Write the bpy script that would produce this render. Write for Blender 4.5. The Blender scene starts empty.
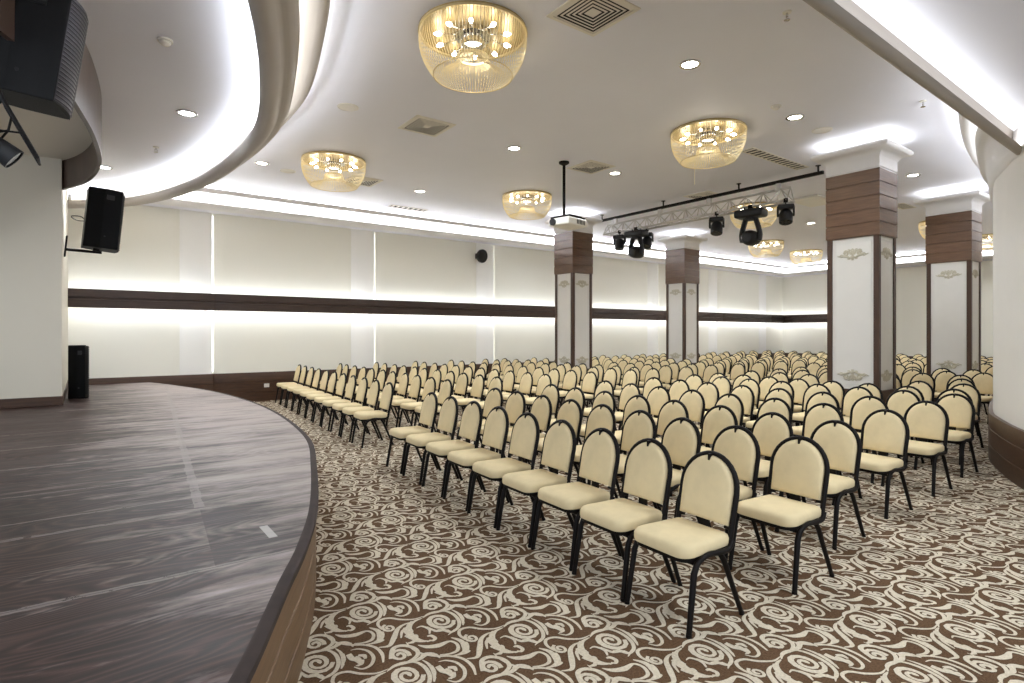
import bpy, bmesh, math, random
import numpy as np
from mathutils import Vector, Matrix
random.seed(7)
C = bpy.context.scene.collection
PI = math.pi
# ------------------------------------------------------------------ camera
F = 575.0; U0 = 512.0; V0 = 334.0; H = 1.65
TH = math.atan2(773.0, 575.0)
DX, DY = math.cos(TH), math.sin(TH)          # view direction on the plan
RX, RY = DY, -DX                             # to the right of it
def at_z(u, v, z):                           # pixel measured on the photo -> place at height z
    t = (z - H) * F / (V0 - v)
    s = (u - U0) / F
    return t * (DX + s * RX), t * (DY + s * RY)
def depth(x, y): return x * DX + y * DY
def pix_u(x, y): return U0 + F * (x * RX + y * RY) / max(depth(x, y), 1e-3)

cam_d = bpy.data.cameras.new('camera'); cam = bpy.data.objects.new('camera', cam_d); C.objects.link(cam)
cam.location = (0, 0, H); cam.rotation_euler = (PI / 2, 0, math.atan2(DY, DX) - PI / 2)
cam_d.sensor_width = 36.0; cam_d.lens = F / 1024 * 36.0; cam_d.shift_y = (V0 - 341.5) / 1024
cam_d.clip_start = 0.05; cam_d.clip_end = 200
bpy.context.scene.camera = cam

# ------------------------------------------------------------------ materials
def new_mat(name):
    m = bpy.data.materials.new(name); m.use_nodes = True
    nt = m.node_tree; b = nt.nodes['Principled BSDF']
    return m, nt, b
def lin(c): return tuple(((x / 255) / 12.92 if x <= 10 else ((x / 255 + 0.055) / 1.055) ** 2.4) for x in c) + (1.0,)
def coords(nt, scale=(1, 1, 1), kind='Object'):
    tc = nt.nodes.new('ShaderNodeTexCoord'); mp = nt.nodes.new('ShaderNodeMapping')
    mp.inputs['Scale'].default_value = scale
    nt.links.new(tc.outputs[kind], mp.inputs['Vector']); return mp.outputs['Vector']
def noise(nt, vec, scale, detail=4, rough=.55):
    n = nt.nodes.new('ShaderNodeTexNoise'); n.inputs['Scale'].default_value = scale
    n.inputs['Detail'].default_value = detail; n.inputs['Roughness'].default_value = rough
    nt.links.new(vec, n.inputs['Vector']); return n.outputs['Fac']
def ramp(nt, fac, stops):
    r = nt.nodes.new('ShaderNodeValToRGB'); e = r.color_ramp.elements
    while len(e) < len(stops): e.new(0.5)
    for k, (p, c) in enumerate(stops): e[k].position = p; e[k].color = c
    nt.links.new(fac, r.inputs['Fac']); return r.outputs['Color']
def bump(nt, b, fac, strength, dist=.01):
    n = nt.nodes.new('ShaderNodeBump'); n.inputs['Strength'].default_value = strength; n.inputs['Distance'].default_value = dist
    nt.links.new(fac, n.inputs['Height']); nt.links.new(n.outputs['Normal'], b.inputs['Normal'])
def math_n(nt, op, a, bb=None, c=None):
    n = nt.nodes.new('ShaderNodeMath'); n.operation = op
    for k, v in enumerate((a, bb, c)):
        if v is None: continue
        if isinstance(v, (int, float)): n.inputs[k].default_value = v
        else: nt.links.new(v, n.inputs[k])
    return n.outputs[0]
def mix(nt, fac, a, bb):
    n = nt.nodes.new('ShaderNodeMix'); n.data_type = 'RGBA'
    for idx, v in ((0, fac), (6, a), (7, bb)):
        if isinstance(v, (int, float)): n.inputs[idx].default_value = v
        elif isinstance(v, tuple): n.inputs[idx].default_value = v
        else: nt.links.new(v, n.inputs[idx])
    return n.outputs[2]
def plain(name, c, rough=.5, metal=0, var=.06, scale=6, spec=None, bmp=0):
    m, nt, b = new_mat(name)
    v = coords(nt); f = noise(nt, v, scale)
    c = lin(c); lo = tuple(x * (1 - var) for x in c[:3]) + (1,); hi = tuple(min(1, x * (1 + var)) for x in c[:3]) + (1,)
    nt.links.new(ramp(nt, f, [(.3, lo), (.7, hi)]), b.inputs['Base Color'])
    b.inputs['Roughness'].default_value = rough; b.inputs['Metallic'].default_value = metal
    if spec is not None: b.inputs['Specular IOR Level'].default_value = spec
    if bmp: bump(nt, b, noise(nt, v, scale * 30, 3), bmp, .002)
    return m
def wood(name, dark, light, scale=(1.2, 18, 18), rough=.42):
    m, nt, b = new_mat(name)
    v = coords(nt, scale); f = noise(nt, v, 2.2, 8, .6)
    nt.links.new(ramp(nt, f, [(.25, lin(dark)), (.75, lin(light))]), b.inputs['Base Color'])
    b.inputs['Roughness'].default_value = rough; bump(nt, b, f, .12, .004)
    return m
def emit(name, c, s):
    m = bpy.data.materials.new(name); m.use_nodes = True; nt = m.node_tree
    nt.nodes.clear(); e = nt.nodes.new('ShaderNodeEmission'); o = nt.nodes.new('ShaderNodeOutputMaterial')
    e.inputs['Color'].default_value = c; e.inputs['Strength'].default_value = s
    nt.links.new(e.outputs[0], o.inputs['Surface']); return m

LED = 1.0
M = dict(
    ceiling=plain('ceiling_paint', (230, 230, 237), .55, var=.015, scale=.8),
    wall=plain('wall_paint', (242, 240, 228), .38, var=.012, scale=.7),
    grey_wall=plain('pier_paint', (214, 206, 188), .6, var=.012, scale=.7),
    moulding=plain('moulding_paint', (232, 230, 228), .5, var=.01, scale=2),
    wood_ledge=wood('ledge_wood', (46, 33, 27), (74, 55, 45)),
    wood_wain=wood('wainscot_wood', (52, 33, 20), (84, 56, 36)),
    wood_col=wood('column_wood', (82, 58, 42), (122, 92, 68), (1.5, 1.5, 22), .3),
    wood_post=wood('column_post_wood', (56, 37, 26), (86, 60, 44), (20, 20, 1.3)),
    wood_riser=wood('riser_wood', (92, 66, 40), (128, 96, 62), (2, 2, 25), .4),
    fascia=wood('fascia_wood', (72, 57, 48), (94, 76, 65), (3, 3, .6), .32),
    panel=plain('panel_white', (226, 222, 214), .5, var=.015, scale=3),
    relief=plain('relief_plaster', (196, 188, 166), .6, var=.04, scale=12),
    fabric=plain('cream_fabric', (225, 206, 164), .85, var=.05, scale=9, spec=.15, bmp=.25),
    black=plain('black_metal', (17, 12, 10), .5, var=.15, scale=10, spec=.18),
    plastic=plain('black_plastic', (16, 16, 18), .5, var=.1, scale=10),
    cab_black=plain('black_cabinet', (7, 7, 8), .6, var=.1, scale=12, spec=.15),
    cab=plain('speaker_cabinet', (24, 24, 25), .6, var=.1, scale=14, spec=.3, bmp=.3),
    grille=plain('speaker_grille', (70, 70, 78), .4, metal=.4, var=.1, scale=14),
    steel=plain('aluminium', (200, 198, 196), .35, metal=.6, var=.04, scale=8),
    white_metal=plain('white_metal', (228, 224, 214), .45, var=.02, scale=5),
    vent_metal=plain('vent_metal', (226, 220, 206), .5, var=.03, scale=5),
    vent_dark=plain('vent_dark', (44, 40, 36), .9),
    gold=plain('gold_beads', (240, 226, 186), .3, metal=.1, var=.06, scale=20),
    gold_plate=plain('gold_plate', (176, 154, 104), .4, metal=.3, var=.05),
    gold_rim=plain('gold_rim', (222, 204, 156), .3, metal=.5, var=.04),
    lens=plain('lens_glass', (30, 34, 44), .15, metal=.2),
    chrome=plain('chrome', (210, 208, 205), .12, metal=1.0, var=.02),
    rubber=plain('cable_rubber', (18, 18, 18), .6),
    led=emit('led_cool', (.92, .95, 1, 1), 26 * LED),
    led_wall_up=emit('led_wall_up', (.94, .96, 1, 1), 5),
    led_wall=emit('led_wall', (.94, .96, 1, 1), 10 * LED),
    led_slim=emit('led_slim', (.92, .95, 1, 1), 16 * LED),
    downlight=emit('downlight_diffuser', (.93, .97, 1, 1), 16),
    downlight_warm=emit('downlight_diffuser_warm', (1, .95, .86, 1), 16),
    bulb=emit('bulb_glow', (1, .93, .80, 1), 18),
    pilaster=plain('pilaster_white', (249, 248, 243), .45, var=.008, scale=2),
    shaded_moulding=plain('shaded_moulding_paint', (178, 170, 160), .55, var=.01, scale=2),  # moulding colour darkened to carry the shade under the ring lip
    led_vert=emit('led_vert', (.94, .96, 1, 1), 4),
    led_cap=emit('led_cap', (.92, .95, 1, 1), 7),
    led_up=emit('led_up', (.92, .95, 1, 1), 50),
    led_right=emit('led_right', (.92, .95, 1, 1), 9),
    led_beam=emit('led_beam', (.92, .95, 1, 1), 9),
    led_ring=emit('led_ring', (.86, .92, 1, 1), 22),
)
# carpet: two yarn colours
def carpet(name, a, bb):
    m, nt, b = new_mat(name); v = coords(nt)
    f = noise(nt, v, 90, 4, .7); g = noise(nt, v, 1.3, 3)
    f2 = math_n(nt, 'ADD', math_n(nt, 'MULTIPLY', f, .75), math_n(nt, 'MULTIPLY', g, .25))
    nt.links.new(ramp(nt, f2, [(.32, lin(a)), (.68, lin(bb))]), b.inputs['Base Color'])
    b.inputs['Roughness'].default_value = .95; b.inputs['Specular IOR Level'].default_value = .1
    bump(nt, b, f, .5, .006); return m
M['carpet_dark'] = carpet('carpet_brown_pile', (70, 51, 36), (118, 91, 67))
M['carpet_light'] = carpet('carpet_beige_pile', (188, 174, 150), (226, 214, 192))
# stage deck: dark stained sheets, scuffed pale towards the traffic and along the joints
def deck_mat():
    m, nt, b = new_mat('stage_deck_wood')
    tc = nt.nodes.new('ShaderNodeTexCoord'); sep = nt.nodes.new('ShaderNodeSeparateXYZ')
    nt.links.new(tc.outputs['Object'], sep.inputs[0]); x, y = sep.outputs[0], sep.outputs[1]
    mp = nt.nodes.new('ShaderNodeMapping'); mp.inputs['Scale'].default_value = (.8, 3.4, 1); nt.links.new(tc.outputs['Object'], mp.inputs['Vector'])
    wn = noise(nt, mp.outputs[0], 1.0, 1.5, .45)
    # cathedral grain: rings of a stretched noise
    rings = math_n(nt, 'FRACT', math_n(nt, 'MULTIPLY', wn, 22))
    rings = math_n(nt, 'ABSOLUTE', math_n(nt, 'SUBTRACT', rings, .5))
    mp2 = nt.nodes.new('ShaderNodeMapping'); mp2.inputs['Scale'].default_value = (2.5, 60, 1); nt.links.new(tc.outputs['Object'], mp2.inputs['Vector'])
    fine = noise(nt, mp2.outputs[0], 2.0, 6, .65)
    grain = math_n(nt, 'ADD', math_n(nt, 'MULTIPLY', rings, .8), math_n(nt, 'MULTIPLY', fine, .55))
    bidx = math_n(nt, 'ADD', math_n(nt, 'FLOOR', math_n(nt, 'DIVIDE', math_n(nt, 'ADD', y, .136), 1.022)), math_n(nt, 'MULTIPLY', math_n(nt, 'GREATER_THAN', math_n(nt, 'ADD', x, math_n(nt, 'MULTIPLY', math_n(nt, 'SUBTRACT', y, 4.0), -.081)), .57), 17.0))
    wnz = nt.nodes.new('ShaderNodeTexWhiteNoise'); wnz.noise_dimensions = '1D'; nt.links.new(bidx, wnz.inputs['W'])
    tone = math_n(nt, 'MULTIPLY', math_n(nt, 'SUBTRACT', wnz.outputs['Value'], .5), .09)
    grain = math_n(nt, 'ADD', grain, tone)
    base = ramp(nt, grain, [(.22, lin(DECK[0])), (.5, lin(DECK[1])), (.8, lin(DECK[2]))])
    # scuffs
    mp3 = nt.nodes.new('ShaderNodeMapping'); mp3.inputs['Scale'].default_value = (.55, 2.2, 1); nt.links.new(tc.outputs['Object'], mp3.inputs['Vector'])
    s1 = noise(nt, mp3.outputs[0], 1.6, 7, .68)
    wear = math_n(nt, 'ADD', math_n(nt, 'MINIMUM', math_n(nt, 'MAXIMUM', math_n(nt, 'MULTIPLY_ADD', x, .30, -.10), -.25), .24), math_n(nt, 'MULTIPLY', math_n(nt, 'GREATER_THAN', y, 3.95), .07))                      # the hall side is walked on most
    s = math_n(nt, 'ADD', math_n(nt, 'ADD', s1, wear), tone)
    mp4 = nt.nodes.new('ShaderNodeMapping'); mp4.inputs['Scale'].default_value = (.9, 4.5, 1); mp4.inputs['Rotation'].default_value = (0, 0, .06); nt.links.new(tc.outputs['Object'], mp4.inputs['Vector'])
    st = noise(nt, mp4.outputs[0], 1.5, 6, .7)
    s = math_n(nt, 'ADD', s, math_n(nt, 'MULTIPLY', math_n(nt, 'SUBTRACT', st, .5), .8))
    s = math_n(nt, 'ADD', s, math_n(nt, 'MULTIPLY', math_n(nt, 'SUBTRACT', rings, .25), .12))
    scuff = ramp(nt, s, [(.50, (0, 0, 0, 1)), (.86, (1, 1, 1, 1))])
    col = mix(nt, math_n(nt, 'MULTIPLY', scuff, .82), base, lin(DECK[3]))
    # joints: dark line with a pale worn band beside it
    def joint(val, pos, w):
        d = math_n(nt, 'ABSOLUTE', math_n(nt, 'SUBTRACT', val, pos))
        return math_n(nt, 'LESS_THAN', d, w)
    wob = math_n(nt, 'MULTIPLY', math_n(nt, 'SUBTRACT', noise(nt, tc.outputs['Object'], 9, 4), .5), .05)
    yy = math_n(nt, 'ADD', y, wob); xx = math_n(nt, 'ADD', math_n(nt, 'ADD', x, wob), math_n(nt, 'MULTIPLY', math_n(nt, 'SUBTRACT', y, 4.0), -.081))
    pale = None
    for pos, w in ((2.93, .022), (3.95, .018), (4.27, .010), (4.97, .012), (6.0, .025), (7.02, .03), (8.04, .02)):
        j = joint(yy, pos, w); pale = j if pale is None else math_n(nt, 'MAXIMUM', pale, j)
    pale = math_n(nt, 'MAXIMUM', pale, math_n(nt, 'MULTIPLY', joint(xx, .57, .028), math_n(nt, 'GREATER_THAN', y, 4.0)))
    patch = math_n(nt, 'GREATER_THAN', noise(nt, tc.outputs['Object'], 7, 6, .75), .40)
    col = mix(nt, math_n(nt, 'MULTIPLY', math_n(nt, 'MULTIPLY', pale, patch), .5), col, lin((150, 140, 134)))
    line = math_n(nt, 'LESS_THAN', math_n(nt, 'ABSOLUTE', math_n(nt, 'SUBTRACT', math_n(nt, 'FRACT', math_n(nt, 'DIVIDE', math_n(nt, 'ADD', y, .647), 1.022)), .5)), .0035)
    col = mix(nt, math_n(nt, 'MULTIPLY', line, .7), col, lin((34, 27, 25)))
    # chalk marks near the edge
    chalk = math_n(nt, 'MULTIPLY', math_n(nt, 'MULTIPLY', joint(x, .80, .022), joint(y, 3.29, .11)), 1)
    col = mix(nt, math_n(nt, 'MULTIPLY', chalk, .7), col, lin((196, 190, 186)))
    nt.links.new(col, b.inputs['Base Color'])
    nt.links.new(math_n(nt, 'MULTIPLY_ADD', s1, .35, .28), b.inputs['Roughness'])
    b.inputs['Specular IOR Level'].default_value = .24
    bump(nt, b, grain, .12, .003)
    return m
DECK = [(24, 15, 12), (48, 32, 27), (82, 60, 51), (182, 168, 161)]
M['deck'] = deck_mat()

# ------------------------------------------------------------------ mesh helpers
class MB:
    def __init__(s): s.v = []; s.f = []; s.mi = []; s.cur = 0
    def add(s, vs, fs):
        o = len(s.v); s.v += [tuple(p) for p in vs]; s.f += [tuple(i + o for i in f) for f in fs]; s.mi += [s.cur] * len(fs)
    def box(s, x0, x1, y0, y1, z0, z1, mat=None):
        vs = [(x, y, z) for x in (x0, x1) for y in (y0, y1) for z in (z0, z1)]
        if mat is not None: vs = [tuple(mat @ Vector(p)) for p in vs]
        s.add(vs, [(0, 1, 3, 2), (4, 6, 7, 5), (0, 4, 5, 1), (2, 3, 7, 6), (0, 2, 6, 4), (1, 5, 7, 3)])
    def loft(s, rings, cap0=True, cap1=True, closed=True):
        n = len(rings[0]); vs = [p for r in rings for p in r]; fs = []
        for k in range(len(rings) - 1):
            for i in range(n if closed else n - 1):
                j = (i + 1) % n; fs.append((k * n + i, k * n + j, (k + 1) * n + j, (k + 1) * n + i))
        if cap0: fs.append(tuple(range(n))[::-1])
        if cap1: fs.append(tuple((len(rings) - 1) * n + i for i in range(n)))
        s.add(vs, fs)
    def tube(s, pts, rad, n=8, flat=1.0, up=(0, 0, 1)):
        pts = [Vector(p) for p in pts]; rings = []; upv = Vector(up)
        rads = rad if isinstance(rad, (list, tuple)) else [rad] * len(pts)
        for k, p in enumerate(pts):
            t = (pts[min(k + 1, len(pts) - 1)] - pts[max(k - 1, 0)]).normalized()
            a = t.cross(upv)
            if a.length < 1e-3: a = t.cross(Vector((1, 0, 0)))
            a.normalize(); bb = a.cross(t).normalized()
            rings.append([p + a * math.cos(q) * rads[k] + bb * math.sin(q) * rads[k] * flat for q in [2 * PI * (i + .5) / n for i in range(n)]])
        s.loft(rings)
    def lathe(s, prof, n=32, c=(0, 0, 0), cap0=False, cap1=False):
        rings = [[(c[0] + r * math.cos(2 * PI * i / n), c[1] + r * math.sin(2 * PI * i / n), c[2] + z) for i in range(n)] for r, z in prof]
        s.loft(rings, cap0, cap1)
    def cyl(s, p, q, r, n=16, r2=None): s.tube([p, q], [r, r2 if r2 is not None else r], n)
    def build(s, name, mat, parent=None, smooth=False, bevel=0, seg=2, fix=True):
        me = bpy.data.meshes.new(name); me.from_pydata(s.v, [], s.f)
        mats = mat if isinstance(mat, list) else [mat]
        for m in mats: me.materials.append(m)
        if len(mats) > 1: me.polygons.foreach_set('material_index', s.mi)
        if fix or bevel:
            b = bmesh.new(); b.from_mesh(me)
            if fix: bmesh.ops.recalc_face_normals(b, faces=b.faces[:])
            if bevel:
                es = [e for e in b.edges if len(e.link_faces) == 2 and e.calc_face_angle(0) > .6]
                bmesh.ops.bevel(b, geom=es, offset=bevel, segments=seg, affect='EDGES', profile=.5, clamp_overlap=True)
            b.to_mesh(me); b.free()
        if smooth:
            me.polygons.foreach_set('use_smooth', [True] * len(me.polygons))
            try: me.set_sharp_from_angle(angle=math.radians(smooth if smooth is not True else 42))
            except Exception: pass
        o = bpy.data.objects.new(name, me); C.objects.link(o)
        if parent is not None: o.parent = parent
        return o
def tag(o, label, cat, group=None, kind=None):
    o['label'] = label; o['category'] = cat
    if group: o['group'] = group
    if kind: o['kind'] = kind
    return o
def empty(name, loc, label, cat, group=None, rz=0, kind=None):
    o = bpy.data.objects.new(name, None); C.objects.link(o); o.location = loc; o.rotation_euler = (0, 0, rz)
    o.empty_display_size = .1
    return tag(o, label, cat, group, kind)
def struct(o, label, cat): return tag(o, label, cat, None, 'structure')
def dup(root, name=None):
    c = root.copy(); C.objects.link(c)
    for ch in list(root.children):
        d = dup(ch); d.parent = c; d.matrix_parent_inverse = ch.matrix_parent_inverse.copy()
    return c
def spline(pts, n=6):
    out = []; P = [Vector(p) for p in pts]
    for i in range(len(P) - 1):
        p0, p1, p2, p3 = P[max(i - 1, 0)], P[i], P[i + 1], P[min(i + 2, len(P) - 1)]
        for k in range(n):
            t = k / n; out.append(.5 * ((2 * p1) + (p2 - p0) * t + (2 * p0 - 5 * p1 + 4 * p2 - p3) * t * t + (-p0 + 3 * p1 - 3 * p2 + p3) * t ** 3))
    out.append(P[-1]); return out
def normals2(path):
    """unit left-hand normals with the mitre length folded in"""
    P = [Vector((p[0], p[1])) for p in path]; N = []
    for i in range(len(P)):
        segs = []
        if i > 0: segs.append((P[i] - P[i - 1]).normalized())
        if i < len(P) - 1: segs.append((P[i + 1] - P[i]).normalized())
        ns = [Vector((-s.y, s.x)) for s in segs]
        if len(ns) == 1: N.append(ns[0])
        else:
            m = (ns[0] + ns[1]).normalized(); N.append(m / max(.35, m.dot(ns[0])))
    return P, N
def sweep(mb, path, prof, closed_prof=False, sign=1):
    P, N = normals2(path)
    rings = [[(p.x + sign * n.x * o, p.y + sign * n.y * o, z) for o, z in prof] for p, n in zip(P, N)]
    mb.loft(rings, closed_prof, closed_prof, closed=closed_prof)
def poly_cap(mb, pts2, z):
    mb.add([(x, y, z) for x, y in pts2], [tuple(range(len(pts2)))])

# ------------------------------------------------------------------ room dimensions
ZC = 4.95; ZS = 4.5; ZST = 4.6                       # hall ceiling, stage ceiling and perimeter soffit
YW = 15.4; XB = 28.2                      # left wall, back wall
# stage edge on the plan (top edge)
EDGE = [(-2.6, -.9), (-1.3, .1), (-.4, .95), (.1, 1.5), (.38, 1.91), (.7, 2.57), (.9, 2.98), (1.16, 3.62), (1.51, 4.72), (1.83, 5.88), (2.03, 7.25), (2.13, 8.61), (2.13, 9.9), (2.03, 11.3), (1.83, 12.6), (1.45, 14.2), (1.18, 15.03)]
EDGE = [(p.x, p.y) for p in spline([Vector((a, b, 0)) for a, b in EDGE], 5)]
RING = [(-3.2, -.3), (-1.8, .6), (-.6, 1.75), (.2, 2.95), (.66, 3.8), (1.02, 4.72), (1.27, 5.49), (1.44, 6.13), (1.68, 7.21), (1.79, 8.0), (1.8, 8.9), (1.73, 10.0), (1.58, 11.08), (1.37, 11.95), (1.12, 12.7), (.8, 13.4), (.35, 14.05), (-.3, 14.6)]
RING = [(p.x, p.y) for p in spline([Vector((a, b, 0)) for a, b in RING], 5)]
RWALL = [(5.6, -2.0), (6.1, -.5), (6.7, .5), (7.35, 1.2), (8.13, 1.68), (9.0, 2.07), (9.76, 2.33), (11.5, 2.72), (13, 2.92), (15, 3.02), (18, 3.05), (XB, 3.05)]
RWALL = [(p.x, p.y) for p in spline([Vector((a, b, 0)) for a, b in RWALL], 5)]

# ------------------------------------------------------------------ floor with the scroll carpet
def carpet_floor():
    # strokes drawn in the units of a measured view of the carpet; converted to metres in one repeat
    def conv(x, y):
        q = -(y - 385) / 481.0; p = ((x - 665) - 177 * q) / 776.0
        return (p * RX + q * DX, p * RY + q * DY)
    S = []
    def stroke(pts, w, n=5, lobes=0, depth_=.5, side=1): S.append((pts, w, n, lobes, depth_, side))
    def spiral(cx, cy, r0, r1, a0, turns, w, sq=.66, n=26):
        pts = []
        for k in range(n + 1):
            f = k / n; a = a0 + turns * 2 * PI * f; r = r0 + (r1 - r0) * f ** .85
            pts.append((cx + r * math.cos(a), cy + r * sq * math.sin(a)))
        S.append((pts, w, 1, 0, 0, 1))
    # main scroll and its sweeping arc
    spiral(668, 388, 6, 62, 0.2, -2.05, [16, 15, 13, 13, 15, 19, 22, 20, 15])
    stroke([(592, 372), (620, 350), (655, 338), (700, 332), (736, 352), (752, 388), (742, 422), (716, 442), (690, 462)], [3, 14, 18, 10, 14, 15, 14, 10, 3])
    stroke([(606, 420), (640, 440), (676, 436), (706, 446), (742, 430)], [4, 18, 22, 16, 3], lobes=3, depth_=.5)
    # crescent leaf
    stroke([(588, 374), (548, 392), (522, 420), (518, 452), (540, 480), (576, 494), (612, 492)], [4, 18, 32, 40, 34, 20, 5], 6, lobes=5, depth_=.62, side=-1)
    stroke([(600, 470), (616, 466), (632, 478), (622, 490), (606, 488)], [8, 15, 15, 12, 6])
    # long stem and its curls
    stroke([(508, 498), (530, 528), (566, 550), (620, 562), (680, 562), (728, 574), (756, 604), (760, 640)], [3, 7, 9, 10, 10, 12, 13, 6])
    stroke([(556, 512), (592, 520), (640, 514), (690, 494), (718, 508), (714, 536), (680, 552), (640, 556)], [3, 20, 26, 10, 12, 14, 10, 4])
    stroke([(700, 476), (738, 490), (752, 514), (748, 540), (716, 556), (690, 560)], [4, 22, 32, 30, 14, 4], lobes=3, depth_=.5)
    # small scroll with the tail running right
    spiral(786, 478, 4, 30, 1.0, 1.5, [11, 11, 11, 12, 12], n=16)
    stroke([(758, 486), (738, 462), (748, 436), (790, 424), (840, 432), (900, 430), (946, 412)], [9, 12, 13, 12, 12, 9, 3])
    # leaf pair rising to the right
    stroke([(742, 574), (786, 566), (806, 528), (824, 484), (856, 458), (894, 446)], [4, 15, 22, 17, 10, 3])
    stroke([(836, 530), (842, 496), (866, 478), (884, 492), (876, 510), (900, 520), (890, 546), (858, 556)], [5, 15, 18, 15, 11, 18, 20, 6], 5, lobes=4, depth_=.45)
    # second scroll
    spiral(826, 610, 4, 40, 2.6, 1.6, [13, 14, 14, 15, 16], n=18)
    stroke([(790, 626), (800, 582), (838, 566), (884, 576), (900, 600), (884, 622), (850, 640)], [14, 18, 17, 15, 16, 14, 4])
    stroke([(850, 640), (896, 628), (930, 606), (962, 604), (985, 622)], [5, 20, 24, 18, 4], lobes=2, depth_=.4)
    # flower in the hollow of the stem
    stroke([(628, 588), (660, 582), (700, 592), (722, 620), (712, 652), (680, 668), (648, 660)], [3, 8, 11, 13, 12, 9, 4])
    stroke([(622, 606), (640, 622), (664, 628), (676, 648), (654, 656)], [18, 30, 34, 20, 5], lobes=3, depth_=.6)
    stroke([(660, 612), (684, 612), (690, 626)], [12, 18, 8])
    # filler tendrils
    stroke([(566, 580), (592, 600), (606, 632), (600, 668)], [3, 14, 18, 5], lobes=2, depth_=.4)
    stroke([(905, 480), (930, 470), (960, 486), (958, 510)], [3, 10, 12, 6])
    def ribbons(step):
        V, Fc = [], []
        for si, (pts, w, n, lobes, dp, side) in enumerate(S):
            zz = .0015 + .00012 * si
            if n > 1:
                P = spline([Vector((a, b, 0)) for a, b in pts], n if not lobes else n + 3)
            else: P = [Vector((a, b, 0)) for a, b in pts]
            m = len(P); idx = list(range(0, m, step))
            if idx[-1] != m - 1: idx.append(m - 1)
            G = [Vector(conv(p.x, p.y)) for p in P]
            o = len(V)
            for i in idx:
                f = i / (m - 1) * (len(w) - 1); k = min(int(f), len(w) - 2); ww = (w[k] + (w[k + 1] - w[k]) * (f - k)) / 776.0 / 2 * 1.15
                t = (G[min(i + 1, m - 1)] - G[max(i - 1, 0)]); t.normalize(); nn = Vector((-t.y, t.x))
                wl = wr = ww
                if lobes:
                    saw = (i / (m - 1) * (lobes + .5)) % 1.0; c = 1 - dp * saw
                    if side > 0: wl = ww * c
                    else: wr = ww * c
                V.append((*(G[i] + nn * wl), zz)); V.append((*(G[i] - nn * wr), zz))
            for k in range(len(idx) - 1): Fc.append((o + 2 * k, o + 2 * k + 1, o + 2 * k + 3, o + 2 * k + 2))
        return np.array(V), np.array(Fc)
    det = [ribbons(1), ribbons(2), ribbons(3)]
    ax, ay, bx, by = .39, .37, .315, -.366
    Vs, Fs, off = [], [], 0
    x0, x1, y0, y1 = -3.0, XB + .2, -4.0, YW + .2
    base = np.array([(x0, y0, 0), (x1, y0, 0), (x1, y1, 0), (x0, y1, 0)]); Vs.append(base); Fs.append(np.array([(0, 1, 2, 3)])); off = 4
    for i in range(-60, 90):
        for j in range(-60, 90):
            cx, cy = 1.64 + i * ax + j * bx, 2.906 + i * ay + j * by
            if not (x0 + .5 < cx < x1 - .5 and y0 + .5 < cy < y1 - .5): continue
            t = depth(cx, cy)
            if t < 1.0 or t > 24: continue
            u = pix_u(cx, cy)
            if u < 150 or u > 1250: continue
            v2, f2 = det[0 if t < 7.5 else 1 if t < 12 else 2]
            Vs.append(np.hstack([v2[:, :2] + (cx, cy), v2[:, 2:]])); Fs.append(f2 + off); off += len(v2)
    V = np.vstack(Vs); Fa = np.vstack(Fs)
    me = bpy.data.meshes.new('floor')
    me.vertices.add(len(V)); me.vertices.foreach_set('co', V.astype(np.float32).ravel())
    me.loops.add(Fa.size); me.loops.foreach_set('vertex_index', Fa.astype(np.int32).ravel())
    me.polygons.add(len(Fa)); me.polygons.foreach_set('loop_start', np.arange(0, Fa.size, 4, dtype=np.int32))
    me.materials.append(M['carpet_dark']); me.materials.append(M['carpet_light'])
    mi = np.ones(len(Fa), dtype=np.int32); mi[0] = 0; me.polygons.foreach_set('material_index', mi)
    me.update(calc_edges=True); me.validate()
    # all faces look up
    o = bpy.data.objects.new('floor', me); C.objects.link(o)
    struct(o, 'brown carpet floor woven with beige scrolls and leaves', 'floor')
carpet_floor()

# ------------------------------------------------------------------ walls
GAPS = [2.44 + 4.05 * k for k in range(-1, 7)]
def bay_path(g, g2, off=0.0):
    """plan of one wall bay from its sharp left edge to where it sinks behind the next one"""
    pts = [(g, 15.31), (g, 15.20), (g + .03, 15.15), (g + .12, 15.115), (g + .3, 15.095), (g + .7, 15.09), (g2 - .84, 15.092), (g2 - .74, 15.105), (g2 - .66, 15.125), (g2 - .3, 15.19), (g2 + .02, 15.24)]
    return pts
mb = MB(); ledge = MB(); wl = MB(); lo_led = MB(); up_led = MB(); v_led = MB()
bays = []
for k, g in enumerate(GAPS):
    g2 = GAPS[k + 1] if k + 1 < len(GAPS) else XB + .3
    p = bay_path(g, g2)
    if k == len(GAPS) - 1: p = p[:6] + [(XB + .2, 15.09)]
    bays.append(p)
    sweep(mb, p, [(0, .0), (0, ZST + .02)])
mb.box(-6, XB + .2, YW, YW + .15, 0, ZC)
wall_left = struct(mb.build('wall_left', M['wall'], smooth=30), 'long cream left wall in bays with softly rounded ends', 'wall')
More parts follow.
